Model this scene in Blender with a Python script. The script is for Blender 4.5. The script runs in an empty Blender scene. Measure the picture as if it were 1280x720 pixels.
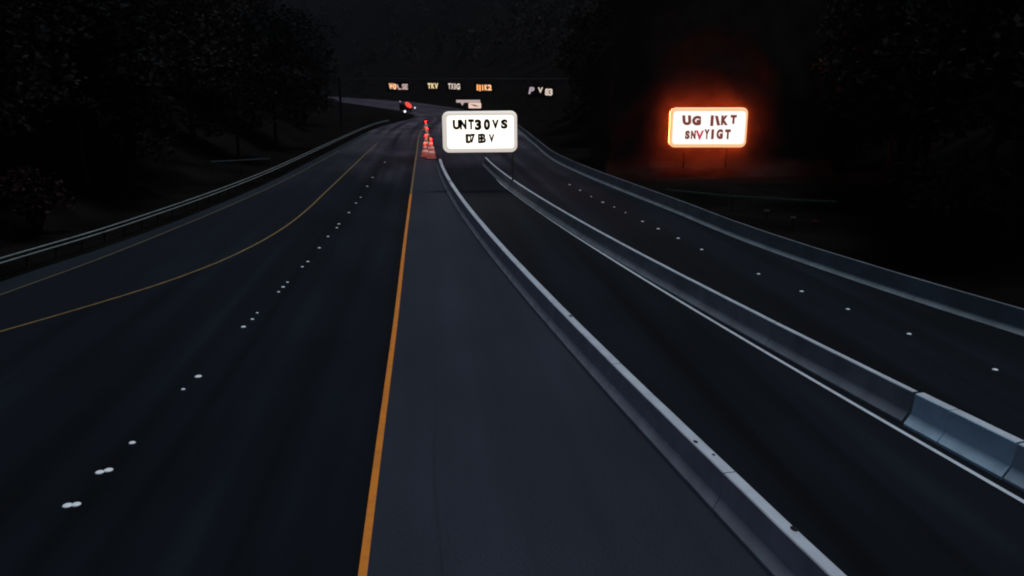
import bpy, bmesh, math, random
from mathutils import Vector, noise
random.seed(7)
PI = math.pi
scene = bpy.context.scene
C = scene.collection

# ------------------------------------------------------------------ helpers
def tag(o, label=None, cat=None, group=None, kind=None):
    if label: o['label'] = label
    if cat: o['category'] = cat
    if group: o['group'] = group
    if kind: o['kind'] = kind
    return o

def link(name, mesh, mat=None, parent=None):
    o = bpy.data.objects.new(name, mesh)
    C.objects.link(o)
    if mat and mesh: mesh.materials.append(mat)
    if parent: o.parent = parent
    return o

def obj(name, bm, mat=None, parent=None, smooth=False):
    me = bpy.data.meshes.new(name)
    bmesh.ops.recalc_face_normals(bm, faces=bm.faces)
    bm.to_mesh(me); bm.free()
    if smooth:
        for p in me.polygons: p.use_smooth = True
    return link(name, me, mat, parent)

def empty(name, loc=(0, 0, 0), rz=0.0):
    o = bpy.data.objects.new(name, None)
    C.objects.link(o); o.location = loc; o.rotation_euler = (0, 0, rz)
    o.empty_display_size = 0.3
    return o

def copy_tree(root):
    r = root.copy(); C.objects.link(r)
    for ch in list(root.children):
        c = ch.copy(); C.objects.link(c); c.parent = r
        for g in list(ch.children):
            d = g.copy(); C.objects.link(d); d.parent = c
    return r

def box(bm, x0, x1, y0, y1, z0, z1):
    v = [bm.verts.new(p) for p in ((x0,y0,z0),(x1,y0,z0),(x1,y1,z0),(x0,y1,z0),(x0,y0,z1),(x1,y0,z1),(x1,y1,z1),(x0,y1,z1))]
    for f in ((0,3,2,1),(4,5,6,7),(0,1,5,4),(1,2,6,5),(2,3,7,6),(3,0,4,7)):
        bm.faces.new([v[i] for i in f])

def bevel(bm, w, seg=2):
    bmesh.ops.bevel(bm, geom=list(bm.edges), offset=w, segments=seg, profile=0.5, affect='EDGES', clamp_overlap=True)

def tube(bm, pts, radii, n=8, cap=True):
    rings = []
    for i, p in enumerate(pts):
        p = Vector(p)
        a = Vector(pts[max(i-1, 0)]); b = Vector(pts[min(i+1, len(pts)-1)])
        t = (b - a).normalized()
        up = Vector((0, 0, 1)) if abs(t.z) < 0.9 else Vector((1, 0, 0))
        s = t.cross(up).normalized(); u = s.cross(t)
        r = radii[i] if isinstance(radii, (list, tuple)) else radii
        rings.append([bm.verts.new(p + (s*math.cos(2*PI*k/n) + u*math.sin(2*PI*k/n))*r) for k in range(n)])
    for a, b in zip(rings, rings[1:]):
        for k in range(n):
            bm.faces.new((a[k], a[(k+1) % n], b[(k+1) % n], b[k]))
    if cap:
        bm.faces.new(rings[0]); bm.faces.new(rings[-1])

def lathe(bm, prof, n=20):
    rings = []
    for r, z in prof:
        rings.append([bm.verts.new((r*math.cos(2*PI*k/n), r*math.sin(2*PI*k/n), z)) for k in range(n)])
    for a, b in zip(rings, rings[1:]):
        for k in range(n):
            bm.faces.new((a[k], a[(k+1) % n], b[(k+1) % n], b[k]))
    bm.faces.new(rings[0]); bm.faces.new(rings[-1])

def rounded_prism(bm, w, h, r, y0, y1, bev=0.0, cx=0.0, cz=0.0):
    """rounded rectangle in XZ, extruded along Y from y0 (front) to y1"""
    def outline(ins, y):
        vs = []
        ww, hh, rr = w/2-ins, h/2-ins, max(r-ins, 0.01)
        for q, (sx, sz) in enumerate(((1,1),(-1,1),(-1,-1),(1,-1))):
            for k in range(7):
                a = q*PI/2 + k/6*PI/2
                vs.append(bm.verts.new((cx+sx*(ww-rr)+rr*math.cos(a), y, cz+sz*(hh-rr)+rr*math.sin(a))))
        return vs
    ls = []
    if bev > 0:
        for k in range(4):
            a = k/3*PI/2
            ls.append(outline(bev*(1-math.sin(a)), y0+bev*(1-math.cos(a))))
    else:
        ls.append(outline(0, y0))
    ls.append(outline(0, y1))
    for a, b in zip(ls, ls[1:]):
        n = len(a)
        for k in range(n):
            bm.faces.new((a[k], a[(k+1) % n], b[(k+1) % n], b[k]))
    bm.faces.new(ls[0]); bm.faces.new(ls[-1])

# ------------------------------------------------------------------ materials
def new_mat(name):
    m = bpy.data.materials.new(name); m.use_nodes = True
    nt = m.node_tree
    return m, nt, nt.nodes['Principled BSDF']

def mat(name, col, rough=0.8, metal=0.0, var=0.25, scale=3.0, bump=0.0, spec=0.3):
    m, nt, b = new_mat(name)
    tc = nt.nodes.new('ShaderNodeTexCoord')
    n = nt.nodes.new('ShaderNodeTexNoise'); n.inputs['Scale'].default_value = scale; n.inputs['Detail'].default_value = 6
    nt.links.new(tc.outputs['Object'], n.inputs['Vector'])
    r = nt.nodes.new('ShaderNodeValToRGB')
    r.color_ramp.elements[0].position = 0.3; r.color_ramp.elements[1].position = 0.7
    r.color_ramp.elements[0].color = tuple(c*(1-var) for c in col)+(1,)
    r.color_ramp.elements[1].color = tuple(min(c*(1+var), 1) for c in col)+(1,)
    nt.links.new(n.outputs['Fac'], r.inputs['Fac']); nt.links.new(r.outputs['Color'], b.inputs['Base Color'])
    b.inputs['Roughness'].default_value = rough; b.inputs['Metallic'].default_value = metal
    b.inputs['Specular IOR Level'].default_value = spec
    if bump:
        n2 = nt.nodes.new('ShaderNodeTexNoise'); n2.inputs['Scale'].default_value = scale*12; n2.inputs['Detail'].default_value = 5
        nt.links.new(tc.outputs['Object'], n2.inputs['Vector'])
        bp = nt.nodes.new('ShaderNodeBump'); bp.inputs['Strength'].default_value = bump; bp.inputs['Distance'].default_value = 0.02
        nt.links.new(n2.outputs['Fac'], bp.inputs['Height']); nt.links.new(bp.outputs['Normal'], b.inputs['Normal'])
    return m

def emit(name, col, strength=1.0, base=(0.3, 0.3, 0.3)):
    m, nt, b = new_mat(name)
    b.inputs['Base Color'].default_value = tuple(base)+(1,)
    b.inputs['Roughness'].default_value = 0.6
    b.inputs['Emission Color'].default_value = tuple(col)+(1,)
    b.inputs['Emission Strength'].default_value = strength
    return m

def road_mat(name, col, track=0.25, patch=0.3, rough=0.7, tracks=True, spec=0.3, far_glow=None):
    """asphalt: UV is in metres (u across, v along); long streaks, patches, grain, worn wheel paths"""
    m, nt, b = new_mat(name)
    N, Lk = nt.nodes, nt.links
    uv = N.new('ShaderNodeUVMap')
    def noise_at(sx, sy, scale, detail, lo, hi):
        mp = N.new('ShaderNodeMapping'); mp.inputs['Scale'].default_value = (sx, sy, 1)
        Lk.new(uv.outputs['UV'], mp.inputs['Vector'])
        n = N.new('ShaderNodeTexNoise'); n.inputs['Scale'].default_value = scale; n.inputs['Detail'].default_value = detail
        Lk.new(mp.outputs['Vector'], n.inputs['Vector'])
        mr = N.new('ShaderNodeMapRange')
        mr.inputs['From Min'].default_value = 0.3; mr.inputs['From Max'].default_value = 0.7
        mr.inputs['To Min'].default_value = lo; mr.inputs['To Max'].default_value = hi
        Lk.new(n.outputs['Fac'], mr.inputs['Value'])
        return mr.outputs['Result'], n
    def mul(a, c):
        k = N.new('ShaderNodeMath'); k.operation = 'MULTIPLY'
        Lk.new(a, k.inputs[0]); Lk.new(c, k.inputs[1]); return k.outputs[0]
    s, _ = noise_at(1.0, 0.012, 0.75, 3, 1-track, 1+track)
    p, _ = noise_at(0.25, 0.12, 0.8, 5, 1-patch, 1+patch)
    g, gn = noise_at(1, 1, 22, 4, 0.75, 1.25)
    f = mul(mul(s, p), g)
    mix = N.new('ShaderNodeMix'); mix.data_type = 'RGBA'; mix.blend_type = 'MULTIPLY'
    mix.inputs['Factor'].default_value = 1.0
    mix.inputs['A'].default_value = tuple(col)+(1,)
    Lk.new(f, mix.inputs['B'])
    if far_glow:   # light on the far road painted in: paler, purplish, ragged with distance
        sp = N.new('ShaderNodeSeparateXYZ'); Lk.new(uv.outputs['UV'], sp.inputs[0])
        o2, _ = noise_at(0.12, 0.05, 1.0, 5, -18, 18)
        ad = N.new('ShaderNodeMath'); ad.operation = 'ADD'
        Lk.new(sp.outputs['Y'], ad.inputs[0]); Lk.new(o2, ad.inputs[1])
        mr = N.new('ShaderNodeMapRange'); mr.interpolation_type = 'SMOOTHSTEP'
        mr.inputs['From Min'].default_value = far_glow[3]; mr.inputs['From Max'].default_value = far_glow[4]
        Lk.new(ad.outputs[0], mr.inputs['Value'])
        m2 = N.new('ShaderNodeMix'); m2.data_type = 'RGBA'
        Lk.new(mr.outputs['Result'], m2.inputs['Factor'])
        m2.inputs['A'].default_value = tuple(col)+(1,); m2.inputs['B'].default_value = tuple(far_glow[:3])+(1,)
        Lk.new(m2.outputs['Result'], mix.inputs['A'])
    Lk.new(mix.outputs['Result'], b.inputs['Base Color'])
    b.inputs['Roughness'].default_value = rough
    b.inputs['Specular IOR Level'].default_value = spec
    bp = N.new('ShaderNodeBump'); bp.inputs['Strength'].default_value = 0.25; bp.inputs['Distance'].default_value = 0.01
    Lk.new(gn.outputs['Fac'], bp.inputs['Height']); Lk.new(bp.outputs['Normal'], b.inputs['Normal'])
    return m

def paint_mat(name, col, wear=0.35, rough=0.6):
    m, nt, b = new_mat(name)
    N, Lk = nt.nodes, nt.links
    tc = N.new('ShaderNodeTexCoord')
    n = N.new('ShaderNodeTexNoise'); n.inputs['Scale'].default_value = 2.2; n.inputs['Detail'].default_value = 8; n.inputs['Roughness'].default_value = 0.7
    Lk.new(tc.outputs['Object'], n.inputs['Vector'])
    r = N.new('ShaderNodeValToRGB')
    r.color_ramp.elements[0].position = 0.25; r.color_ramp.elements[1].position = 0.55
    r.color_ramp.elements[0].color = tuple(c*(1-wear) for c in col)+(1,)
    r.color_ramp.elements[1].color = tuple(col)+(1,)
    Lk.new(n.outputs['Fac'], r.inputs['Fac']); Lk.new(r.outputs['Color'], b.inputs['Base Color'])
    b.inputs['Roughness'].default_value = rough
    return m

M = {}
M['asphalt'] = road_mat('asphalt', (0.0033, 0.0047, 0.0073), 0.85, 0.5, rough=0.85, spec=0.12, far_glow=(0.050, 0.040, 0.052, 55, 135))
M['asphalt_ramp'] = road_mat('asphalt_ramp', (0.0055, 0.0078, 0.0115), 0.2, 0.3, rough=0.85, spec=0.12, far_glow=(0.042, 0.038, 0.048, 55, 135))
M['asphalt_carpool'] = road_mat('asphalt_carpool', (0.0033, 0.0043, 0.0065), 0.9, 0.5, rough=0.85, spec=0.12)
M['shoulder'] = road_mat('shoulder', (0.024, 0.0265, 0.0375), 0.15, 0.22, rough=0.85, spec=0.15, far_glow=(0.050, 0.040, 0.052, 55, 135))
M['shoulder_edge'] = road_mat('shoulder_edge', (0.013, 0.018, 0.023), 0.2, 0.3, rough=0.85, spec=0.12)
M['seam'] = mat('seam', (0.015, 0.017, 0.022), 0.9)
M['orange_paint'] = paint_mat('orange_paint', (0.74, 0.215, 0.010), 0.3)
M['yellow_paint'] = paint_mat('yellow_paint', (0.235, 0.145, 0.042), 0.5)
M['yellow_worn'] = paint_mat('yellow_worn', (0.12, 0.085, 0.04), 0.6)
M['white_paint'] = paint_mat('white_paint', (0.60, 0.63, 0.66), 0.35)
M['stud'] = mat('stud', (0.95, 0.95, 0.95), 0.35, var=0.05)
M['concrete'] = mat('concrete', (0.46, 0.46, 0.50), 0.85, var=0.2, scale=1.3, bump=0.25)
M['concrete_dark'] = mat('concrete_dark', (0.24, 0.26, 0.285), 0.85, var=0.2, scale=1.1, bump=0.25)
M['concrete_pale'] = mat('concrete_pale', (0.50, 0.66, 0.78), 0.8, var=0.14, scale=1.6, bump=0.25)
M['concrete_mid'] = mat('concrete_mid', (0.34, 0.43, 0.50), 0.8, var=0.16, scale=1.6, bump=0.25)
M['concrete_right'] = mat('concrete_right', (0.20, 0.23, 0.245), 0.85, var=0.2, scale=0.9, bump=0.25)
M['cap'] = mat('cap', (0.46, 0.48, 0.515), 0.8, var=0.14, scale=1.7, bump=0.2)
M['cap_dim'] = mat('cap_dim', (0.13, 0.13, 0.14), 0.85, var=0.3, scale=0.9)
M['post_grey'] = mat('post_grey', (0.07, 0.07, 0.075), 0.8)
M['backing_dark'] = mat('backing_dark', (0.014, 0.0125, 0.012), 1.0, var=0.3, scale=0.7, bump=0.4, spec=0.0)  # for the added bank behind the red sign, also its posts
M['hole'] = mat('hole', (0.01, 0.01, 0.01), 0.9)
M['galv'] = mat('galv', (0.24, 0.28, 0.26), 0.6, 0.0, var=0.2, scale=2)
M['galv_green'] = mat('galv_green', (0.05, 0.09, 0.07), 0.6, 0.0, var=0.2, scale=2)
M['dark_steel'] = mat('dark_steel', (0.018, 0.018, 0.02), 0.6, 0.3)
M['post_dark'] = mat('post_dark', (0.008, 0.008, 0.008), 0.9)
M['verge'] = mat('verge', (0.0055, 0.0046, 0.0042), 1.0, var=0.5, scale=0.25, spec=0.0)
M['bark'] = mat('bark', (0.020, 0.016, 0.013), 0.95, var=0.4, scale=2, spec=0.0)

def leaf_mat(name, col):
    m, nt, b = new_mat(name)
    N, Lk = nt.nodes, nt.links
    g = N.new('ShaderNodeNewGeometry')
    r = N.new('ShaderNodeValToRGB')
    r.color_ramp.elements[0].color = tuple(c*0.45 for c in col)+(1,)
    r.color_ramp.elements[1].color = tuple(c*1.6 for c in col)+(1,)
    Lk.new(g.outputs['Random Per Island'], r.inputs['Fac'])
    Lk.new(r.outputs['Color'], b.inputs['Base Color'])
    b.inputs['Roughness'].default_value = 0.9; b.inputs['Specular IOR Level'].default_value = 0.0
    return m
M['leaf'] = leaf_mat('leaf', (0.011, 0.0105, 0.010))
M['leaf_b'] = leaf_mat('leaf_b', (0.022, 0.0175, 0.0155))
M['leaf_grey'] = leaf_mat('leaf_grey', (0.030, 0.028, 0.027))
M['leaf_red'] = leaf_mat('leaf_red', (0.022, 0.011, 0.010))

# ------------------------------------------------------------------ plan of the place (metres; camera stands above the origin looking along +Y)
def curve(pts):
    ys = [p[0] for p in pts]; xs = [p[1] for p in pts]
    n = len(pts)
    d = [(xs[i+1]-xs[i])/(ys[i+1]-ys[i]) for i in range(n-1)]
    m = [d[0]] + [(d[i-1]*(ys[i+1]-ys[i])+d[i]*(ys[i]-ys[i-1]))/(ys[i+1]-ys[i-1]) for i in range(1, n-1)] + [d[-1]]
    def f(y):
        if y <= ys[0]: return xs[0]+m[0]*(y-ys[0])
        if y >= ys[-1]: return xs[-1]+m[-1]*(y-ys[-1])
        i = 0
        while y > ys[i+1]: i += 1
        h = ys[i+1]-ys[i]; t = (y-ys[i])/h
        return ((2*t**3-3*t*t+1)*xs[i] + (t**3-2*t*t+t)*h*m[i] + (-2*t**3+3*t*t)*xs[i+1] + (t**3-t*t)*h*m[i+1])
    return f
def poly(c):
    return lambda y: sum(k*y**(len(c)-1-i) for i, k in enumerate(c))

_b1 = poly((0.00087776, -0.25395274, 7.66056195))
_b2 = poly((0.0012009, -0.31576318, 15.07889758))
_wl = poly((0.00097799, -0.28996591, 14.04351763))
_rt = poly((0.00136641, -0.34388713, 24.41730322))
orange = curve([(-40,3.1),(0,-1.24),(13.9,-2.73),(26.4,-4.02),(39.5,-5.43),(53.6,-6.92),(76.8,-9.35),(98.2,-11.55),(133,-15.1),(160,-17.0),(190,-18.0),(215,-20.5),(245,-27.0),(302,-46.0),(400,-81.0),(520,-128)])
yellow = curve([(-40,-34),(0,-25.6),(15,-20.9),(25.5,-17.05),(28,-16.0),(32,-14.55),(36,-13.65),(40,-13.22),(45,-13.10),(52,-13.45),(60,-14.15),(72,-15.2),(90,-16.8),(112,-18.7),(135,-20.2)])
thin = curve([(-40,-27),(0,-22.4),(18,-20.9),(30,-20.05),(36,-19.55),(45,-19.25),(57,-19.2),(66,-19.4),(83,-20.3),(100,-21.4),(116,-22.6),(140,-24.0)])
rail = curve([(-40,-26.5),(0,-23.9),(20,-22.6),(33.5,-21.85),(40,-21.15),(47,-20.85),(57,-20.75),(66,-20.95),(81.5,-21.8),(99,-22.95),(120,-24.3),(143,-25.6),(158,-26.0),(175,-25.4),(195,-24.6),(210,-25.6),(245,-33.5),(302,-52.5),(400,-88),(520,-136),(660,-195)])
rbar = curve([(-40,42),(0,25.6),(15,20.2),(25.2,16.85),(29,15.6),(33.3,14.33),(41,12.4),(50.3,10.75),(61,8.72),(70.5,7.0),(84,5.0),(111,3.2),(153,0.6),(195,-4.5),(235,-11.0),(313,-29),(434,-69),(530,-110),(660,-168)])
b1 = curve([(-40,15.5)]+[(y,_b1(y)-0.12) for y in (0,12,24,36,48,60,72,84)])   # centre line of the near barrier
b2 = curve([(-40,26)]+[(y,_b2(y)+0.0) for y in (0,12,24,36,48,60,72,86)])
wline = curve([(-40,25)]+[(y,_wl(y)) for y in (0,12,24,36,48,60,68)]+[(76,-1.9)])

def yrange(a, b):
    out = []; y = a
    while y < b:
        out.append(y); y += max(0.8, min(8.0, (abs(y)+12)*0.035))
    out.append(b); return out

def strip(name, fl, fr, y0, y1, z, material, nx=1, kind='structure'):
    bm = bmesh.new(); uvl = bm.loops.layers.uv.new('UVMap')
    rows = []
    for y in yrange(y0, y1):
        xl, xr = fl(y), fr(y)
        rows.append([(bm.verts.new((xl+(xr-xl)*k/nx, y, z)), (xl+(xr-xl)*k/nx - orange(y), y)) for k in range(nx+1)])
    for a, b in zip(rows, rows[1:]):
        for k in range(nx):
            q = (a[k], a[k+1], b[k+1], b[k])
            f = bm.faces.new([v for v, _ in q])
            for lp, (_, uvc) in zip(f.loops, q): lp[uvl].uv = uvc
    me = bpy.data.meshes.new(name); bm.normal_update(); bm.to_mesh(me); bm.free()
    o = link(name, me, material)
    tag(o, kind=kind)
    return o
off = lambda f, d: (lambda y: f(y)+d)

# ------------------------------------------------------------------ roads and markings
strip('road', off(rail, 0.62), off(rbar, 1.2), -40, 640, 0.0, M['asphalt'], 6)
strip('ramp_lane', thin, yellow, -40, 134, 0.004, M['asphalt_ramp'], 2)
strip('road_edge', off(rail, 0.62), thin, -40, 139, 0.004, M['shoulder_edge'], 1)
_nose = curve([(-40,15.3)]+[(y,b1(y)-0.1) for y in (0,12,24,36,48,60,72,82)]+[(100,-10.4),(118,-12.9),(134,-15.1)])
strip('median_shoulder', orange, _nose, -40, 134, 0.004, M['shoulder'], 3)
strip('carpool_lane', off(b1, 0.1), wline, -40, 79, 0.004, M['asphalt_carpool'], 3)
strip('road_joint', lambda y: orange(y)+1.28+0.05*math.sin(y*0.7), lambda y: orange(y)+1.315+0.05*math.sin(y*0.7), -5, 60, 0.008, M['seam'])
strip('orange_line', off(orange, -0.075), off(orange, 0.075), -40, 60, 0.008, M['orange_paint'])
strip('orange_line', off(orange, -0.07), off(orange, 0.07), 60, 150, 0.008, M['yellow_paint'])
strip('yellow_line', off(yellow, -0.055), off(yellow, 0.055), -40, 112, 0.008, M['yellow_paint'])
strip('yellow_line', off(thin, -0.05), off(thin, 0.05), -40, 100, 0.008, M['yellow_worn'])
strip('white_line', off(wline, -0.06), off(wline, 0.06), -40, 76, 0.008, M['white_paint'])

# ------------------------------------------------------------------ terrain
def smooth(t):
    t = max(0.0, min(1.0, t)); return t*t*(3-2*t)
def ground_h(x, y):
    xl = rail(y)-3.0; xr = rbar(y)+3.5
    if 0 < y < 96: xr = max(xr, 0.40*min(y, 74)+1.5) if y < 80 else xr+(31.1-xr)*(1-smooth((y-80)/16))
    if y > 90:
        xl = xl*(1-smooth((y-90)/70)) + min(xl, -0.205*y-4)*smooth((y-90)/70)
    if xl <= x <= xr and y < 520: return 0.0
    d = (xl-x) if x < xl else (x-xr)
    if y >= 520 and xl <= x <= xr: d = 0
    h = 0.55*d if d < 90 else 49.5+0.3*(d-90)
    h = h*smooth(d/14)
    h += 105*smooth((y-540)/150)
    h += 60*smooth((-y-60)/60)*0
    n = noise.noise(Vector((x*0.03, y*0.03, 1.7)))*4 + noise.noise(Vector((x*0.15, y*0.15, 4.1)))*0.9
    return max(h + n*smooth(d/25), -0.0)
def terrain():
    bm = bmesh.new()
    xs = []; x = -760.0
    while x < 700:
        xs.append(x); x += 4 if -75 < x < 70 else (9 if -200 < x < 200 else 40)
    xs.append(700.0)
    ys = []; y = -90.0
    while y < 900:
        ys.append(y); y += 5 if y < 130 else (10 if y < 400 else 25)
    ys.append(900.0)
    g = [[bm.verts.new((x, y, ground_h(x, y)-0.03)) for x in xs] for y in ys]
    for a, b in zip(g, g[1:]):
        for k in range(len(xs)-1):
            bm.faces.new((a[k], a[k+1], b[k+1], b[k]))
    o = obj('hillside_ground', bm, M['verge'], smooth=True)
    tag(o, kind='structure')
terrain()

# ------------------------------------------------------------------ barriers
def jersey(top=0.15, toe=0.32, h=0.81, brk=0.30, lift=0.07):
    k = toe
    half = [(k, 0.0), (k, lift), (top+0.06, brk), (top+0.005, h-0.02), (top-0.015, h)]
    return half + [(-x, z) for x, z in reversed(half)]

def wall(name, f, y0, y1, prof, material, joints=(), parent=None, step=None, wob=0.0, cap=None):
    """extrude a section along a plan curve; joints are narrow grooves across it"""
    bm = bmesh.new()
    ys = [(y, 1.0) for y in (yrange(y0, y1) if step is None else [y0+(y1-y0)*i/step for i in range(step+1)])]
    for j in joints:
        ys = [(y, s) for y, s in ys if abs(y-j) > 0.05]
        ys += [(j-0.018, 1.0), (j-0.012, 0.90), (j+0.012, 0.90), (j+0.018, 1.0)]
    ys.sort()
    rings = []
    for y, s in ys:
        dx = f(y+0.05)-f(y-0.05); L = math.hypot(dx, 0.1); nx, ny = 0.1/L, -dx/L
        w = noise.noise(Vector((y*0.9, 3.3, wob*7)))*wob
        rings.append([bm.verts.new((f(y)+nx*px*s, y+ny*px*s, (pz*(0.5+0.5*s) if s < 1 else pz) + (w if pz > 0.3 else 0))) for px, pz in prof])
    for a, b in zip(rings, rings[1:]):
        for k in range(len(prof)-1):
            bm.faces.new((a[k], a[k+1], b[k+1], b[k]))
    bm.faces.new(rings[0]); bm.faces.new(rings[-1])
    o = obj(name, bm, material, parent)
    if cap:     # top surface in its own tone: light from above put into the colour
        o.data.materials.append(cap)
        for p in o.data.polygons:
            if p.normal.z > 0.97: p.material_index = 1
    return o

r1 = empty('concrete_barrier', (0, 0, 0))
tag(r1, 'long pale-topped concrete barrier curving beside the grey median shoulder', 'barrier', 'concrete barriers along the lanes')
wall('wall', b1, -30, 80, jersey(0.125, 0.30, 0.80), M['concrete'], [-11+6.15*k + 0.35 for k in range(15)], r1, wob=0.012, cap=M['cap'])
def socket(y, dx, s=1.0):
    bm = bmesh.new()
    bmesh.ops.create_circle(bm, cap_ends=True, radius=1.0, segments=14)
    ex = bmesh.ops.extrude_face_region(bm, geom=list(bm.faces))
    for v in [e for e in ex['geom'] if isinstance(e, bmesh.types.BMVert)]: v.co.z += 1
    for v in bm.verts:
        v.co = Vector((v.co.x*0.055*s, v.co.y*0.085*s, v.co.z*0.008))
    o = obj('lifting_socket', bm, M['hole'], r1)
    o.location = (b1(y)+dx, y, 0.802); o.rotation_euler = (0, 0, 0.2)
    return o
for y, dx, s in ((11.95, 0.08, 1.0), (15.3, -0.05, 0.8), (14.7, 0.04, 0.55), (6.1, 0.05, 1.0), (24.6, 0.05, 1.0)):
    socket(y, dx, s)

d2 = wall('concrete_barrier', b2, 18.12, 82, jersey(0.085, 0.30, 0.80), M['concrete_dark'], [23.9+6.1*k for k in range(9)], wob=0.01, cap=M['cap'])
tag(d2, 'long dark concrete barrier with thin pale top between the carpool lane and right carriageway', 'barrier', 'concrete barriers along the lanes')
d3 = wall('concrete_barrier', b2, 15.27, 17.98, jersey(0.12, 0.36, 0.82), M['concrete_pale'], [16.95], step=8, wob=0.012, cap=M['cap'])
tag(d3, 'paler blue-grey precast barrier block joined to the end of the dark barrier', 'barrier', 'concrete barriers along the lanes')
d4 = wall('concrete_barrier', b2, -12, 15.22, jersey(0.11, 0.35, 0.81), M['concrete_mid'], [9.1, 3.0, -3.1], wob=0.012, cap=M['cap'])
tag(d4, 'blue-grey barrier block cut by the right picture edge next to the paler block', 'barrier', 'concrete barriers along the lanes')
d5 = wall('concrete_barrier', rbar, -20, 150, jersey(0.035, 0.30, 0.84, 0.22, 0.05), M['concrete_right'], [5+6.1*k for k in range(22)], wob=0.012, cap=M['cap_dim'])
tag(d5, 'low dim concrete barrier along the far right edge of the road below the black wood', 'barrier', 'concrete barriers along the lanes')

# left guardrail: a W section rail on posts
gr = empty('guardrail', (0, 0, 0))
tag(gr, 'long steel guardrail of two thin shining parallel rails along the left road side', 'guardrail')
def rail_mesh(f, y0, y1, prof, material, parent, name='rail', closed=True):
    bm = bmesh.new(); rings = []
    for y in yrange(y0, y1):
        dx = f(y+0.05)-f(y-0.05); L = math.hypot(dx, 0.1); nx, ny = 0.1/L, -dx/L
        rings.append([bm.verts.new((f(y)+nx*px, y+ny*px, pz)) for px, pz in prof])
    n = len(prof)
    for a, b in zip(rings, rings[1:]):
        for k in range(n):
            bm.faces.new((a[k], a[(k+1) % n], b[(k+1) % n], b[k]))
    bm.faces.new(rings[0]); bm.faces.new(rings[-1])
    return obj(name, bm, material, parent)
rail_mesh(rail, -20, 170, [(0.03, 0.765), (0.03, 0.80), (0.0, 0.815), (-0.03, 0.80), (-0.03, 0.765)], M['galv'], gr)
rail_mesh(rail, -20, 170, [(0.03, 0.565), (0.03, 0.60), (0.0, 0.615), (-0.03, 0.60), (-0.03, 0.565)], M['galv'], gr)
bm = bmesh.new(); box(bm, -0.10, -0.03, -0.05, 0.05, -0.3, 0.80)
post0 = obj('post', bm, M['post_dark'], gr)
for k in range(90):
    y = 12+1.9*k*(1+k*0.001)
    if y > 168: break
    p = post0 if k == 0 else post0.copy()
    if k: C.objects.link(p); p.parent = gr
    p.location = (rail(y), y, 0)

# ------------------------------------------------------------------ road studs
bm = bmesh.new(); lathe(bm, [(0.10, 0.0), (0.098, 0.012), (0.08, 0.026), (0.045, 0.035), (0.01, 0.037)], 14)
stud_mesh_obj = obj('road_stud', bm, M['stud'], smooth=True)
SL = [(-8.70,14.12,1),(-8.55,14.16,.95),(-8.76,15.50,.95),(-8.62,15.60,1),(-8.73,16.94,.8),(-8.85,21.25,1.05),(-8.88,20.26,.6),
      (-9.12,26.0,1),(-9.10,26.9,.75),(-9.18,27.7,.6),(-9.26,30.7,.7),(-9.30,31.5,.9),(-9.34,32.3,.7),(-9.46,35.2,.8),(-9.48,36.3,.9),
      (-9.70,39.5,.95),(-9.95,42.6,.9),(-10.05,45.3,.9),(-10.20,46.6,1),(-10.46,50.9,1),(-10.8,55.1,1),(-11.0,58.0,.9),(-11.67,64.5,1.1),(-12.3,70.8,1.1),(-13.4,84.9,1.1)]
SR = [(4.72,65.6,1.1),(5.28,62.0,1.1),(5.8,58.4,.8),(6.33,55.5,1.2),(6.85,53.3,.8),(7.28,50.9,.7),(7.83,47.5,1),(8.33,45.0,1.1),(8.88,42.1,1.1),(9.45,39.1,1),
      (10.7,33.8,.9),(11.52,30.8,1),(12.3,28.2,.9),(13.1,25.2,.95),(13.95,21.8,1)]
nearlab = ['large white road stud nearest the lower left corner, left one of its touching pair', 'large white road stud nearest the lower left corner, right one of its touching pair',
           'white road stud of the second pair from the lower left corner, left one', 'white road stud of the second pair from the lower left corner, right one',
           'small single white road stud just beyond the second pair at lower left', 'bright single white road stud halfway up the left dotted line']
for i, (x, y, s) in enumerate(SL+SR):
    o = stud_mesh_obj if i == 0 else stud_mesh_obj.copy()
    if i: C.objects.link(o)
    o.location = (x, y, 0.0); s *= (0.93 if i < 7 else 0.82); o.scale = (s*1.05, s, 1)
    left = i < len(SL)
    if i < len(nearlab): lab = nearlab[i]
    elif left: lab = 'small white road stud in the dotted line left of the orange line'
    elif i == len(SL)+len(SR)-1: lab = 'white road stud of the right carriageway nearest the right picture edge'
    else: lab = 'small white road stud in the dotted line of the right carriageway'
    tag(o, lab, 'road stud', 'white road studs left of the orange line' if left else 'white road studs on the right carriageway')

# ------------------------------------------------------------------ lettering
_glyphs = {}
def glyph(ch, bold=0.03):
    k = (ch, bold)
    if k in _glyphs: return _glyphs[k]
    cu = bpy.data.curves.new('glyph', 'FONT'); cu.body = ch; cu.offset = bold; cu.extrude = 0.0; cu.resolution_u = 4
    o = bpy.data.objects.new('glyph', cu); C.objects.link(o)
    dg = bpy.context.evaluated_depsgraph_get()
    me = bpy.data.meshes.new_from_object(o.evaluated_get(dg))
    vs = [tuple(v.co) for v in me.vertices]; fs = [tuple(p.vertices) for p in me.polygons]
    bpy.data.objects.remove(o); bpy.data.curves.remove(cu); bpy.data.meshes.remove(me)
    x0 = min(v[0] for v in vs); x1 = max(v[0] for v in vs); y0 = min(v[1] for v in vs); y1 = max(v[1] for v in vs)
    _glyphs[k] = ([((v[0]-x0)/(x1-x0), (v[1]-y0)/(y1-y0)) for v in vs], fs)
    return _glyphs[k]
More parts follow.
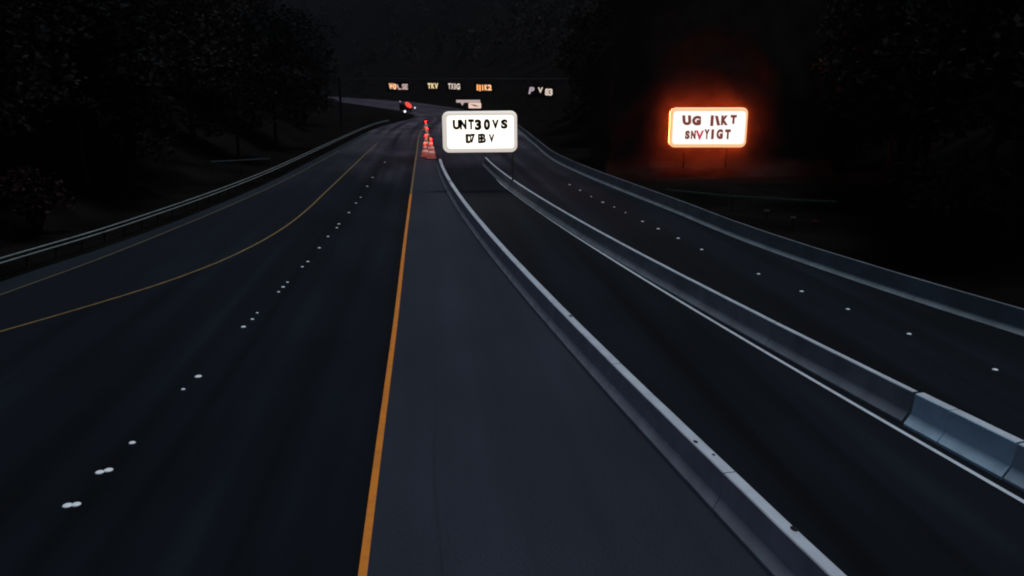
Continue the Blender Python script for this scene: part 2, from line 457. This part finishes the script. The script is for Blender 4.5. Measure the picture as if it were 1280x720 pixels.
def write(name, chars, y, material, parent, bold=0.03, thick=0.012):
    """chars: (character, x0, x1, z0, z1, slant) in the sign's own plane, facing -Y"""
    bm = bmesh.new()
    for ch, x0, x1, z0, z1, sl in chars:
        vs, fs = glyph(ch, bold)
        n = [bm.verts.new((x0+(x1-x0)*a+sl*(b-0.5), y, z0+(z1-z0)*b)) for a, b in vs]
        for f in fs:
            try: bm.faces.new([n[i] for i in f])
            except ValueError: pass
    ex = bmesh.ops.extrude_face_region(bm, geom=list(bm.faces))
    for e in ex['geom']:
        if isinstance(e, bmesh.types.BMVert): e.co.y += thick
    return obj(name, bm, material, parent)

def post_mesh(bm, x, z0, z1, r, y=0.0, n=10):
    tube(bm, [(x, y, z0), (x, y, z1)], r, n)

# ------------------------------------------------------------------ the white lit message sign on the median
M['lit_white'] = emit('lit_white', (1.0, 0.92, 0.80), 1.5, (0.8, 0.8, 0.8))
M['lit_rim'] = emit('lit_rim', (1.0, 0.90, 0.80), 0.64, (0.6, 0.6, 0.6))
M['ink'] = mat('ink', (0.012, 0.008, 0.006), 0.8, var=0.1)
W1, H1 = 5.63, 3.05
s1 = empty('message_sign', (-2.43, 61.5, 4.50))
tag(s1, 'big white lit sign box with two lines of black capitals above the barriers', 'sign', 'lit message signs')
s1.rotation_euler = (0, -0.010, 0)
bm = bmesh.new(); rounded_prism(bm, W1, H1, 0.48, -0.28, 0.28, 0.2)
obj('housing', bm, M['lit_rim'], s1, smooth=True)
bm = bmesh.new(); rounded_prism(bm, W1-0.62, H1-0.62, 0.22, -0.292, -0.20, 0.0, 0.06, 0.0)
lp1 = obj('light_panel', bm, M['lit_white'], s1)
sx = W1/1110.; sz = H1/600.
def c1(ch, x0, x1, y0, y1, sl=0.0):
    return (ch, (x0-630)*sx, (x1-630)*sx, (350-y1)*sz, (350-y0)*sz, sl)
write('lettering', [c1('U',232,345,168,312), c1('N',340,440,165,312), c1('T',462,548,162,312), c1('3',558,660,165,325), c1('0',690,788,160,325),
                    c1('V',812,918,172,305), c1('S',945,1048,168,308)], -0.312, M['ink'], lp1, 0.072)
write('lettering', [c1('I',418,448,375,510), c1('D',440,505,375,515), c1('7',490,562,372,512), c1('E',602,662,375,515), c1('B',640,722,372,512),
                    c1('V',762,848,382,505)], -0.312, M['ink'], lp1, 0.065)
bm = bmesh.new(); post_mesh(bm, 2.45, -4.5, 1.0, 0.08, 0.5)
obj('post', bm, M['post_grey'], s1)
bm = bmesh.new(); box(bm, -2.3, 2.7, 0.29, 0.4, 0.62, 0.76); box(bm, -2.3, 2.7, 0.29, 0.4, -0.78, -0.64)
obj('bracket', bm, M['dark_steel'], s1)

# ------------------------------------------------------------------ the red glowing sign beyond the right barrier
RS = 1.12
M['lit_red'] = emit('lit_red', (1.0, 0.97, 0.93), 1.1, (0.8, 0.5, 0.4))
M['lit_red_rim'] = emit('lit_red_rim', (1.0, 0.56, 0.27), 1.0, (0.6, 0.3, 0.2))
M['ink_red'] = emit('ink_red', (0.18, 0.045, 0.036), 1.0, (0.1, 0.02, 0.02))
M['ink_crimson'] = emit('ink_crimson', (0.55, 0.05, 0.09), 1.0, (0.5, 0.05, 0.05))
W2, H2 = 5.66*1.2, 2.88*1.2
s2 = empty('message_sign', (17.35, 72.0, 4.27))
tag(s2, 'lit sign box with a red glow and dark red capitals beyond the right barrier', 'sign', 'lit message signs')
bm = bmesh.new(); rounded_prism(bm, W2, H2, 0.50, -0.22, 0.22, 0.17)
obj('housing', bm, M['lit_red_rim'], s2, smooth=True)
bm = bmesh.new(); rounded_prism(bm, W2-0.43, H2-0.60, 0.30, -0.232, -0.15, 0.0)
lp2 = obj('light_panel', bm, M['lit_red'], s2)
bm = bmesh.new(); rounded_prism(bm, W2-0.1, H2-0.1, 0.46, 0.225, 0.32, 0.0)
obj('back_cover', bm, M['dark_steel'], s2)
sx2 = W2/985.; sz2 = H2/500.
def c2(ch, x0, x1, y0, y1, sl=0.0):
    return (ch, (x0-572)*sx2, (x1-572)*sx2, (355-y1)*sz2, (355-y0)*sz2, sl)
write('lettering', [c2('U',228,340,200,325,-0.1), c2('G',350,466,205,328), c2('I',585,625,200,335), c2('I',655,695,205,328,-0.25), c2('K',720,812,200,325),
                    c2('T',838,918,195,308)], -0.252, M['ink_red'], lp2, 0.085)
write('lettering', [c2('S',270,332,390,500), c2('N',345,408,388,500), c2('Y',515,585,372,500), c2('I',605,640,375,500), c2('G',672,756,372,500),
                    c2('T',780,855,375,500)], -0.252, M['ink_red'], lp2, 0.075)
write('red_letter', [c2('V',405,512,388,508)], -0.252, M['ink_crimson'], lp2, 0.05)
for x in (-1.9, 1.9):
    bm = bmesh.new(); post_mesh(bm, x, -5.6, 1.0, 0.07, 0.62)
    obj('post', bm, M['backing_dark'], s2)
# unseen red tubes added behind the housing to throw the halo on the bank
M['added_red_glow'] = emit('added_red_glow', (1.0, 0.088, 0.018), 165.0, (0.5, 0.1, 0.1))
bm = bmesh.new()
ring = []
ww, hh, rr = W2/2-0.11, H2/2-0.11, 0.40
for q, (ax, az) in enumerate(((1,1),(-1,1),(-1,-1),(1,-1))):
    for k in range(9):
        a = q*PI/2+k/8*PI/2
        ring.append((ax*(ww-rr)+rr*math.cos(a), 0.42, az*(hh-rr)+rr*math.sin(a)))
ring.append(ring[0])
tube(bm, ring, 0.085, 8)
obj('added_halo_tube', bm, M['added_red_glow'], s2, smooth=True)

# bank added close behind the red sign to catch the halo light
bm = bmesh.new(); rows = []
NXR, NZR = 56, 36
for j in range(NZR+1):
    row = []
    for i in range(NXR+1):
        u = i/NXR; v = j/NZR
        top = 23.0*(smooth(u/0.18)*0.5+0.5)*(1-0.2*smooth((u-0.75)/0.25))+noise.noise(Vector((u*7, 1.1, 6.6)))*1.8
        x = 8.7+u*21.0+noise.noise(Vector((v*5, 9.1, 2.6)))*0.5*(1-u); z = -0.5+v*(top+0.5)
        bulge = noise.noise(Vector((x*0.35, z*0.35, 2.2)))*0.28+noise.noise(Vector((x*1.3, z*1.3, 8.2)))*0.10+noise.noise(Vector((x*3.1, z*3.1, 5.2)))*0.04
        y = 73.12+0.05*max(z-4, 0)+0.04*max(z-7, 0)**1.5+bulge*0.8+1.6*smooth((0.22-u)/0.22)+1.6*smooth((u-0.66)/0.34)-1.5*(1-smooth((z+0.5)/2.0))
        row.append(bm.verts.new((x, y, z)))
    rows.append(row)
for a, b in zip(rows, rows[1:]):
    for i in range(NXR): bm.faces.new((a[i], a[i+1], b[i+1], b[i]))
edge = [r[0] for r in rows]+rows[-1][1:]+[r[-1] for r in reversed(rows[:-1])]
back = [bm.verts.new((v.co.x, v.co.y+14, v.co.z*0.9)) for v in edge]
for k in range(len(edge)-1): bm.faces.new((edge[k], edge[k+1], back[k+1], back[k]))
o = obj('added_halo_bank', bm, M['backing_dark'], smooth=True); tag(o, kind='structure')

# ------------------------------------------------------------------ overhead gantry with small lit legends
GY = 150.0
def gp(px, py, Y=GY):
    p = math.atan(0.255); u = (px-640)/1000.; v = (360-py)/1000.
    t = Y/(math.cos(p)+v*math.sin(p))
    return u*t, 8.0+(-math.sin(p)+v*math.cos(p))*t
gan = empty('sign_gantry', (-10, GY+0.8, 0))
tag(gan, 'dark overhead gantry carrying small lit signs across the far road', 'gantry')
for x in (-21.5, 21.0):
    bm = bmesh.new(); tube(bm, [(x, 0, -0.2), (x, 0, 9.3)], 0.22, 10)
    obj('upright', bm, M['dark_steel'], gan)
bm = bmesh.new()
for z in (8.9, 7.7):
    for yy in (0.0, 0.7): tube(bm, [(-21.5, yy, z), (21.0, yy, z)], 0.07, 6)
for k in range(28):
    x = -21.5+k*42.5/28
    tube(bm, [(x, 0, 7.7), (x+42.5/56, 0, 8.9), (x+42.5/28, 0, 7.7)], 0.04, 5)
obj('truss', bm, M['dark_steel'], gan)
M['amber'] = emit('amber', (1.0, 0.52, 0.26), 1.25)
M['amber_deep'] = emit('amber_deep', (1.0, 0.38, 0.12), 1.3)
M['rose'] = emit('rose', (0.75, 0.52, 0.47), 0.75)
M['yellow_lamp'] = emit('yellow_lamp', (1.0, 0.78, 0.42), 0.95)
M['cream'] = emit('cream', (0.9, 0.74, 0.62), 0.8)
M['mauve'] = emit('mauve', (0.62, 0.50, 0.55), 0.7)
M['face_black'] = mat('face_black', (0.006, 0.006, 0.007), 0.7)
def gsign(label, runs, pad=3.0):
    allx = [q for _, ch in runs for c in ch for q in (c[1], c[2])]
    ally = [q for _, ch in runs for c in ch for q in (c[3], c[4])]
    x0, zt = gp(min(allx)-pad, min(ally)-pad*0.7); x1, zb = gp(max(allx)+pad, max(ally)+pad*0.7)
    cx, cz = (x0+x1)/2, (zt+zb)/2
    o = empty('overhead_sign', (cx, GY, cz)); tag(o, label, 'sign', 'small lit signs on the far gantry')
    bm = bmesh.new(); rounded_prism(bm, x1-x0, zt-zb, 0.12, -0.10, 0.16, 0.02)
    pn = obj('panel', bm, M['face_black'], o)
    bm = bmesh.new(); box(bm, -0.06, 0.06, 0.165, 0.72, -0.5, 0.5)
    obj('bracket', bm, M['dark_steel'], o)
    for m, chars in runs:
        L = []
        for ch, a, b, t, d, sl in chars:
            xa, z1 = gp(a, t); xb, z0 = gp(b, d)
            L.append((ch, xa-cx, xb-cx, z0-cz, z1-cz, sl))
        write('lettering', L, -0.13, m, pn, 0.05)
gsign('lit overhead legend in peach and rose, leftmost on the far gantry',
      [(M['amber'], [('W',486.2,491.4,104,111.4,0),('0',491.2,495.8,104.6,111.8,0)]), (M['rose'], [('L',496.8,501,105.6,112,-0.3),('S',502.4,506.4,104.8,112,0),('E',506.2,510,105,112,0)])])
gsign('lit overhead legend in pale yellow, second from the left on the far gantry',
      [(M['yellow_lamp'], [('T',534.6,538.6,104,110.6,0),('K',539,543.4,104,110.6,0),('V',543.2,547.8,104,111,0)])])
gsign('lit overhead legend in cream, third from the left on the far gantry',
      [(M['cream'], [('T',560.2,563.6,104.2,111,0),('X',563.4,567.4,104.2,111.4,0),('I',568,569.6,104.4,111.6,0),('G',570.2,575.2,104.4,112,0)])])
gsign('lit overhead legend in deep orange, fourth from the left on the far gantry',
      [(M['amber_deep'], [('I',595.9,598,105.6,113,0),('I',599,601,106,113.8,0),('1',602.4,604.2,106,113,0)]), (M['amber'], [('K',605.6,609.6,105.8,113,0),('2',609.6,614.6,105.8,113,0)])])
gsign('widely spaced lit overhead legend in grey and cream, rightmost on the far gantry',
      [(M['mauve'], [('P',661.4,667.6,108.8,117.4,0.25)]), (M['cream'], [('V',672.4,678.6,109.2,116,0),('8',681.2,686,110.6,119.4,0),('3',685.8,690.6,110.8,119.6,0)])])

# lit board behind the white sign
M['lit_bar'] = emit('lit_bar', (0.80, 0.60, 0.56), 0.62)
M['lit_board'] = emit('lit_board', (1.0, 0.70, 0.57), 0.88)
DY = 130.0
bx0, bz1 = gp(570.3, 124.9, DY); bx1, bz0 = gp(600.2, 128.2, DY)
lb = empty('lit_board', ((bx0+bx1)/2, DY, 0)); tag(lb, 'small pinkish lit board under a thin lit bar just above the white sign', 'sign')
ox = (bx0+bx1)/2
bm = bmesh.new(); box(bm, bx0-ox, bx1-ox, -0.08, 0.08, bz0, bz1); bevel(bm, 0.03)
obj('bar', bm, M['lit_bar'], lb)
vx0, vz1 = gp(575.6, 128.3, DY); vx1, vz0 = gp(580.2, 132, DY)
bm = bmesh.new()
t = [bm.verts.new((a-ox, yy, z)) for yy in (-0.06, 0.06) for a, z in ((vx0, vz1), (vx1, vz1), ((vx0+vx1)/2, vz0))]
bm.faces.new(t[:3]); bm.faces.new(t[3:])
for k in range(3): bm.faces.new((t[k], t[(k+1) % 3], t[3+(k+1) % 3], t[3+k]))
obj('pennant', bm, M['lit_bar'], lb)
qx0, qz1 = gp(585.7, 128.6, DY); qx1, qz0 = gp(601.4, 135.3, DY)
bm = bmesh.new(); rounded_prism(bm, qx1-qx0, qz1-qz0, 0.1, -0.14, 0.1, 0.03, (qx0+qx1)/2-ox, (qz0+qz1)/2)
bd = obj('board', bm, M['lit_board'], lb)
M['board_ink'] = mat('board_ink', (0.35, 0.22, 0.18), 0.8)
bm = bmesh.new()
a0, b0 = qx0-ox+0.15, qz1-0.2; a1, b1_ = qx1-ox-0.25, qz0+0.25
v = [bm.verts.new(p) for p in ((a0, -0.16, b0), (a0+0.9, -0.16, b0-0.1), (a1, -0.16, b1_), (a1-0.7, -0.16, b1_+0.05))]
f = bm.faces.new(v)
ex = bmesh.ops.extrude_face_region(bm, geom=[f])
for e in ex['geom']:
    if isinstance(e, bmesh.types.BMVert): e.co.y += 0.018
obj('marking', bm, M['board_ink'], bd)
bm = bmesh.new(); post_mesh(bm, 0.9, -0.1, bz1-0.05, 0.10, 0.2); box(bm, bx0-ox, bx1-ox, 0.09, 0.3, bz0+0.05, bz1-0.05)
obj('post', bm, M['dark_steel'], lb)

# ------------------------------------------------------------------ cones with red lamps at the barrier nose
M['cone_orange_glow'] = emit('cone_orange_glow', (0.50, 0.12, 0.10), 0.34, (0.75, 0.20, 0.10))  # red light falling on the cones, put in as a glow of their own
M['cone_pale_glow'] = emit('cone_pale_glow', (0.52, 0.18, 0.14), 0.42, (0.85, 0.80, 0.75))
M['cone_white'] = mat('cone_white', (0.85, 0.80, 0.75), 0.4, var=0.08)
M['rubber'] = mat('rubber', (0.02, 0.02, 0.02), 0.9)
M['red_lamp'] = emit('red_lamp', (1.0, 0.006, 0.005), 70.0, (0.6, 0.05, 0.05))
def make_cone():
    r = empty('traffic_cone')
    bm = bmesh.new(); box(bm, -0.47, 0.47, -0.47, 0.47, 0.0, 0.07); bevel(bm, 0.02)
    obj('base', bm, M['rubber'], r)
    R = lambda z: 0.42-(z-0.07)*0.31
    bm = bmesh.new(); lathe(bm, [(R(0.07), 0.07), (R(0.5), 0.5), (R(0.9), 0.9), (R(1.25), 1.25), (0.03, 1.27)], 22)
    obj('body', bm, M['cone_orange_glow'], r, smooth=True)
    for z0, z1 in ((0.46, 0.66), (0.86, 1.02)):
        bm = bmesh.new(); lathe(bm, [(R(z0)+0.006, z0), (R(z1)+0.006, z1)], 22)
        obj('collar', bm, M['cone_pale_glow'], r, smooth=True)
    bm = bmesh.new(); lathe(bm, [(0.03, 1.27), (0.055, 1.285), (0.065, 1.33), (0.055, 1.375), (0.015, 1.395)], 14)
    obj('lamp', bm, M['red_lamp'], r, smooth=True)
    return r
cones = [(-8.85, 88.6, 1.30, 'biggest glowing red and white traffic cone at the end of the near barrier'),
         (-9.75, 90.8, 1.20, 'glowing traffic cone just left of the biggest cone'),
         (-9.45, 94.5, 1.35, 'glowing traffic cone standing close behind the two biggest cones'),
         (-11.0, 104.0, 1.20, 'glowing traffic cone in the middle of the row, alone'),
         (-12.75, 122.0, 1.15, 'small dim traffic cone, second from the far end of the row'),
         (-15.1, 143.0, 1.2, 'pale small traffic cone at the far end of the cone row')]
c0 = make_cone()
for i, (x, y, s, lab) in enumerate(cones):
    o = c0 if i == 0 else copy_tree(c0)
    o.location = (x, y, 0.004); o.scale = (s, s, s); tag(o, lab, 'traffic cone', 'red-lit traffic cones at the barrier end')

# ------------------------------------------------------------------ distant work truck with a tilted red lamp
M['truck_paint'] = mat('truck_paint', (0.02, 0.02, 0.022), 0.5)
M['tail_red'] = emit('tail_red', (1.0, 0.075, 0.055), 1.1, (0.5, 0.03, 0.03))
M['lamp_white'] = emit('lamp_white', (0.95, 0.92, 1.0), 1.6)
TY = 236.0
tx, _ = gp(510, 139, TY)
tr = empty('work_truck', (tx, TY, 0), 0.35); tag(tr, 'dark far-off work truck with a tilted red lamp and small white lights', 'truck')
bm = bmesh.new(); box(bm, -1.15, 1.15, 0, 4.6, 0.75, 2.3); bevel(bm, 0.06)
obj('body', bm, M['truck_paint'], tr)
bm = bmesh.new(); box(bm, -1.05, 1.05, 4.75, 6.6, 0.6, 2.5); bevel(bm, 0.14)
obj('cab', bm, M['truck_paint'], tr)
bm = bmesh.new(); box(bm, -1.0, 1.0, -0.02, 4.7, 0.55, 0.73)
obj('chassis', bm, M['dark_steel'], tr)
for x in (-1.0, 1.0):
    for y in (1.1, 5.6):
        bm = bmesh.new(); lathe(bm, [(0.30, -0.13), (0.46, -0.12), (0.48, 0.0), (0.46, 0.12), (0.30, 0.13)], 18)
        w = obj('wheel', bm, M['rubber'], tr); w.rotation_euler = (0, PI/2, 0); w.location = (x, y, 0.48)
bm = bmesh.new(); bmesh.ops.create_uvsphere(bm, u_segments=20, v_segments=12, radius=1.0)
o = obj('red_lamp', bm, M['tail_red'], tr, smooth=True); o.scale = (1.15, 0.25, 0.62); o.location = (0.1, -0.35, 2.15); o.rotation_euler = (0, math.radians(38), 0)
for x, z, s in ((-1.0, 0.35, 0.33), (1.95, 1.35, 0.20), (-2.3, 3.15, 0.18)):
    bm = bmesh.new(); bmesh.ops.create_uvsphere(bm, u_segments=12, v_segments=8, radius=s)
    o = obj('work_light', bm, M['lamp_white'] if x > -2 else M['mauve'], tr, smooth=True); o.location = (x, -0.4, max(z, s+0.02))
bm = bmesh.new()
tube(bm, [(-1.0, -0.3, 0.4), (-1.0, 0.1, 0.6)], 0.05, 6); tube(bm, [(1.95, -0.3, 1.35), (1.1, 0.1, 1.35)], 0.05, 6)
tube(bm, [(-2.3, -0.3, 3.15), (-0.9, 0.3, 2.3)], 0.05, 6); tube(bm, [(0.1, -0.3, 2.15), (0.1, 0.1, 2.1)], 0.08, 6)
obj('lamp_arms', bm, M['dark_steel'], tr)

# ------------------------------------------------------------------ faint rails off the road
def side_rail(label, pts, m, postlen, group=None):
    o = empty('side_rail', (pts[0][0], pts[0][1], 0)); tag(o, label, 'rail')
    rel = [(x-pts[0][0], y-pts[0][1], z) for x, y, z in pts]
    bm = bmesh.new()
    for a, b in zip(rel, rel[1:]):
        pass
    rings = []
    for x, y, z in rel:
        rings.append([bm.verts.new((x+dx, y+dy, z+dz)) for dx, dy, dz in ((0, -0.03, -0.05), (0, -0.03, 0.05), (0, 0.03, 0.05), (0, 0.03, -0.05))])
    for a, b in zip(rings, rings[1:]):
        for k in range(4): bm.faces.new((a[k], a[(k+1) % 4], b[(k+1) % 4], b[k]))
    bm.faces.new(rings[0]); bm.faces.new(rings[-1])
    obj('rail', bm, m, o)
    for i, (x, y, z) in enumerate(rel):
        if i % 2: continue
        bm = bmesh.new(); tube(bm, [(x, y+0.06, z-postlen), (x, y+0.06, z-0.02)], 0.05, 6)
        obj('post', bm, M['dark_steel'], o)
def at(px, py, Y): 
    x, z = gp(px, py, Y); return (x, Y, z)
side_rail('thin pale rail alone in the dark beyond the left guardrail', [at(263+18.5*k, 202.2-1.0*k, 72) for k in range(5)], M['galv'], 2.2)
side_rail('faint greenish rail curving into the dark behind the right barrier', [(10.6,55.0,0.95),(12.4,53.6,0.92),(14.3,51.6,0.95),(16.3,50.2,1.0),(18.0,49.0,1.05),(19.6,48.2,1.1)], M['galv_green'], 1.3)
M['refl_w'] = mat('refl_w', (0.35, 0.33, 0.25), 0.4)
M['refl_r'] = mat('refl_r', (0.45, 0.03, 0.03), 0.4)
for (x, y, z, mm, lab) in ((15.4, 48.0, 0.75, M['refl_w'], 'low marker post with a pale reflector behind the right barrier'),
                           (16.1, 45.4, 0.65, M['refl_w'], 'low marker post with a pale reflector nearer the red one'),
                           (16.9, 44.2, 0.60, M['refl_r'], 'low marker post with a red reflector behind the right barrier')):
    o = empty('marker_post', (x, y, 0)); tag(o, lab, 'marker post', 'marker posts behind the right barrier')
    g = ground_h(x, y)
    bm = bmesh.new(); box(bm, -0.05, 0.05, -0.02, 0.02, min(g, 0)-0.1, g+0.7); bevel(bm, 0.008)
    obj('post', bm, M['dark_steel'], o)
    bm = bmesh.new(); box(bm, -0.16, 0.16, -0.035, -0.022, g+0.55, g+0.63); bevel(bm, 0.004)
    obj('reflector', bm, mm, o)

# ------------------------------------------------------------------ trees
def leaves(bm, rnd, centre, rad, n, size, squash=0.8):
    for _ in range(n):
        d = Vector((rnd.gauss(0, 1), rnd.gauss(0, 1), rnd.gauss(0, 1)))
        if d.length < 1e-3: continue
        d.normalize(); d *= rad*(0.45+0.6*rnd.random()**0.6)
        p = Vector(centre)+Vector((d.x, d.y, d.z*squash))
        a = Vector((rnd.uniform(-1,1), rnd.uniform(-1,1), rnd.uniform(-0.6,0.6))).normalized()
        b = a.cross(Vector((rnd.uniform(-1,1), rnd.uniform(-1,1), rnd.uniform(-1,1)))).normalized()
        s = size*rnd.uniform(0.6, 1.4)
        bm.faces.new([bm.verts.new(p+q) for q in (a*s, b*s*0.55, -a*s, -b*s*0.55)])
def make_tree(seed, h, spread, nb, nl, leafm, label, kind='tree', name='leafy_tree', lowest=0.25, size=0.23):
    rnd = random.Random(seed)
    r = empty(name)
    bm = bmesh.new()
    pts = [(0, 0, -0.8)]; x = y = 0.0
    for k in range(1, 7):
        x += rnd.uniform(-.25, .25); y += rnd.uniform(-.25, .25)
        pts.append((x, y, h*0.86*k/6))
    rad = [0.028*h*(1-0.85*k/6)*0.55 for k in range(7)]
    tube(bm, pts, rad, 8)
    tips = [(pts[-1], 0.16)]
    for k in range(nb):
        u = lowest+(0.9-lowest)*k/nb + rnd.uniform(-.03, .03)
        i = min(5, int(u/0.86*6)); a = Vector(pts[i]); b = Vector(pts[i+1]); base = a.lerp(b, min(1, max(0, u/0.86*6-i)))
        ang = k*2.4+rnd.uniform(-.5, .5)
        L = spread*h*(1.05-abs(u-0.42)*1.1)*rnd.uniform(.75, 1.2)
        tip = base+Vector((math.cos(ang)*L, math.sin(ang)*L, L*rnd.uniform(.15, .6)))
        mid = base.lerp(tip, .5)+Vector((0, 0, -0.08*L))
        tube(bm, [base, mid, tip], [0.010*h*(1-u)+0.03, 0.05, 0.025], 5)
        tips += [(tuple(tip), .13), (tuple(base.lerp(tip, .6)), .11)]
    obj('trunk', bm, M['bark'], r)
    bm = bmesh.new()
    for t, s in tips:
        leaves(bm, rnd, t, h*s*rnd.uniform(.7, 1.15), nl, size)
    obj('crown', bm, leafm, r)
    return r
protos = [make_tree(11, 17, .26, 16, 170, M['leaf'], ''), make_tree(12, 21, .20, 18, 160, M['leaf_b'], ''), make_tree(13, 13, .33, 14, 190, M['leaf'], '')]
used = [False]*len(protos)
def plant(i, x, y, s, rz, label, group):
    o = protos[i] if not used[i] else copy_tree(protos[i])
    used[i] = True
    o.location = (x, y, ground_h(x, y)-0.1); o.rotation_euler = (0, 0, rz); o.scale = (s, s, s)
    tag(o, label, 'tree', group)
rnd = random.Random(5)
for k in range(30):
    y = 26+k*5.4+rnd.uniform(-2, 2); x = rail(y)-6-rnd.random()**1.3*20
    if y > 100 and x > -0.23*y-3: x = -0.23*y-3-rnd.random()*16
    plant(k % 3, x, y, rnd.uniform(.8, 1.25), rnd.uniform(0, 6.28), 'nearly black leafy tree in the wood left of the road', 'trees left of the road')
for k in range(30):
    y = 22+k*5.0+rnd.uniform(-2, 2); x = rbar(y)+8.5+rnd.random()**1.3*20
    s0 = rnd.uniform(.8, 1.25)
    if y < 74: x = max(x, 0.37*y+6.5*s0)
    elif y < 92: x = max(x, 32)
    plant((k+1) % 3, x, y, s0, rnd.uniform(0, 6.28), 'dark leafy tree in the wood right of the road', 'trees right of the road')

def bush(label, loc, leafm, h, w, seed, n=900):
    r = empty('bush', (loc[0], loc[1], ground_h(*loc))); tag(r, label, 'bush')
    rn = random.Random(seed)
    bm = bmesh.new()
    for k in range(9):
        a = k*0.7; L = w*rn.uniform(.3, .55)
        tube(bm, [(0, 0, -0.2), (math.cos(a)*L*.5, math.sin(a)*L*.5, h*.4), (math.cos(a)*L, math.sin(a)*L, h*rn.uniform(.6, .9))], [0.06, 0.04, 0.015], 5)
    obj('stems', bm, M['bark'], r)
    bm = bmesh.new()
    for k in range(12):
        a = rn.uniform(0, 6.28); d = w*.5*rn.random()**.5
        leaves(bm, rn, (math.cos(a)*d, math.sin(a)*d, h*rn.uniform(.3, .8)), w*.22, n//12, .16)
    obj('foliage', bm, leafm, r)
bush('dim grey rounded bush behind the right barrier', (23.5, 41.0), M['leaf_grey'], 3.6, 5.5, 3)
bush('dim reddish brown ragged bush beyond the left guardrail', (-25.8, 43.0), M['leaf_red'], 4.2, 3.4, 4)

# the far wood on the slopes: one mass nobody could count
def far_wood():
    rn = random.Random(9); bm = bmesh.new()
    n = 0
    while n < 900:
        y = rn.uniform(30, 780); x = rn.uniform(-420, 300)
        if y > 60 and abs(x+0.0*y) > 0.75*y+40: continue
        xl = rail(y)-3; xr = rbar(y)+3
        if y > 90: xl = min(xl, -0.225*y-4)
        d = (xl-x) if x < (xl+xr)/2 else (x-xr)
        if y < 530 and d < 26: continue
        g = ground_h(x, y)
        h = rn.uniform(11, 19)
        for k in range(5):
            leaves(bm, rn, (x+rn.uniform(-2.5, 2.5), y+rn.uniform(-2.5, 2.5), g+h*(.3+.15*k)), 3.4-.35*k, 26, .85)
        n += 1
    o = obj('far_wood', bm, M['leaf_b']); tag(o, kind='stuff')
far_wood()

# ------------------------------------------------------------------ air
m = bpy.data.materials.new('haze_air'); m.use_nodes = True
nt = m.node_tree; nt.nodes.clear()
out = nt.nodes.new('ShaderNodeOutputMaterial'); pv = nt.nodes.new('ShaderNodeVolumePrincipled')
pv.inputs['Color'].default_value = (0.9, 0.92, 0.95, 1); pv.inputs['Density'].default_value = 0.00018
pv.inputs['Anisotropy'].default_value = 0.8
nt.links.new(pv.outputs['Volume'], out.inputs['Volume'])
bm = bmesh.new(); box(bm, -800, 740, -130, 940, -2, 420)
hz = obj('haze', bm, m); tag(hz, kind='stuff')

# ------------------------------------------------------------------ light
world = bpy.data.worlds.new('World'); scene.world = world; world.use_nodes = True
wn = world.node_tree
sky = wn.nodes.new('ShaderNodeTexSky'); sky.sky_type = 'NISHITA'; sky.sun_disc = False
SUN_EL, SUN_AZ = math.radians(77), math.radians(75)     # azimuth measured from +Y towards +X
sky.sun_elevation = SUN_EL; sky.sun_rotation = SUN_AZ
bg = wn.nodes['Background']; bg.inputs['Strength'].default_value = 0.024
wn.links.new(sky.outputs['Color'], bg.inputs['Color'])
sl = bpy.data.lights.new('moonlight', 'SUN'); sl.energy = 1.6; sl.angle = math.radians(14); sl.color = (0.80, 0.90, 1.0)
so = bpy.data.objects.new('moonlight', sl); C.objects.link(so); so.location = (60, 20, 200)
d = Vector((math.cos(SUN_EL)*math.sin(SUN_AZ), math.cos(SUN_EL)*math.cos(SUN_AZ), math.sin(SUN_EL)))
so.rotation_euler = (-d).to_track_quat('-Z', 'Y').to_euler()

# ------------------------------------------------------------------ camera
cam = bpy.data.cameras.new('camera'); co = bpy.data.objects.new('camera', cam); C.objects.link(co)
cam.sensor_width = 36; cam.lens = 36*1000/1280; cam.clip_start = 0.1; cam.clip_end = 3000
co.location = (0, 0, 8.0); co.rotation_euler = (PI/2-math.atan(0.255), 0, 0)
scene.camera = co
vs = scene.view_settings; vs.view_transform = 'Standard'; vs.look = 'None'; vs.exposure = 0; vs.gamma = 1; vs.use_curve_mapping = False
cy = scene.cycles
cy.max_bounces = 5; cy.volume_bounces = 0; cy.diffuse_bounces = 2; cy.glossy_bounces = 2
cy.filter_width = 2.0
cy.use_denoising = True; cy.sample_clamp_indirect = 4
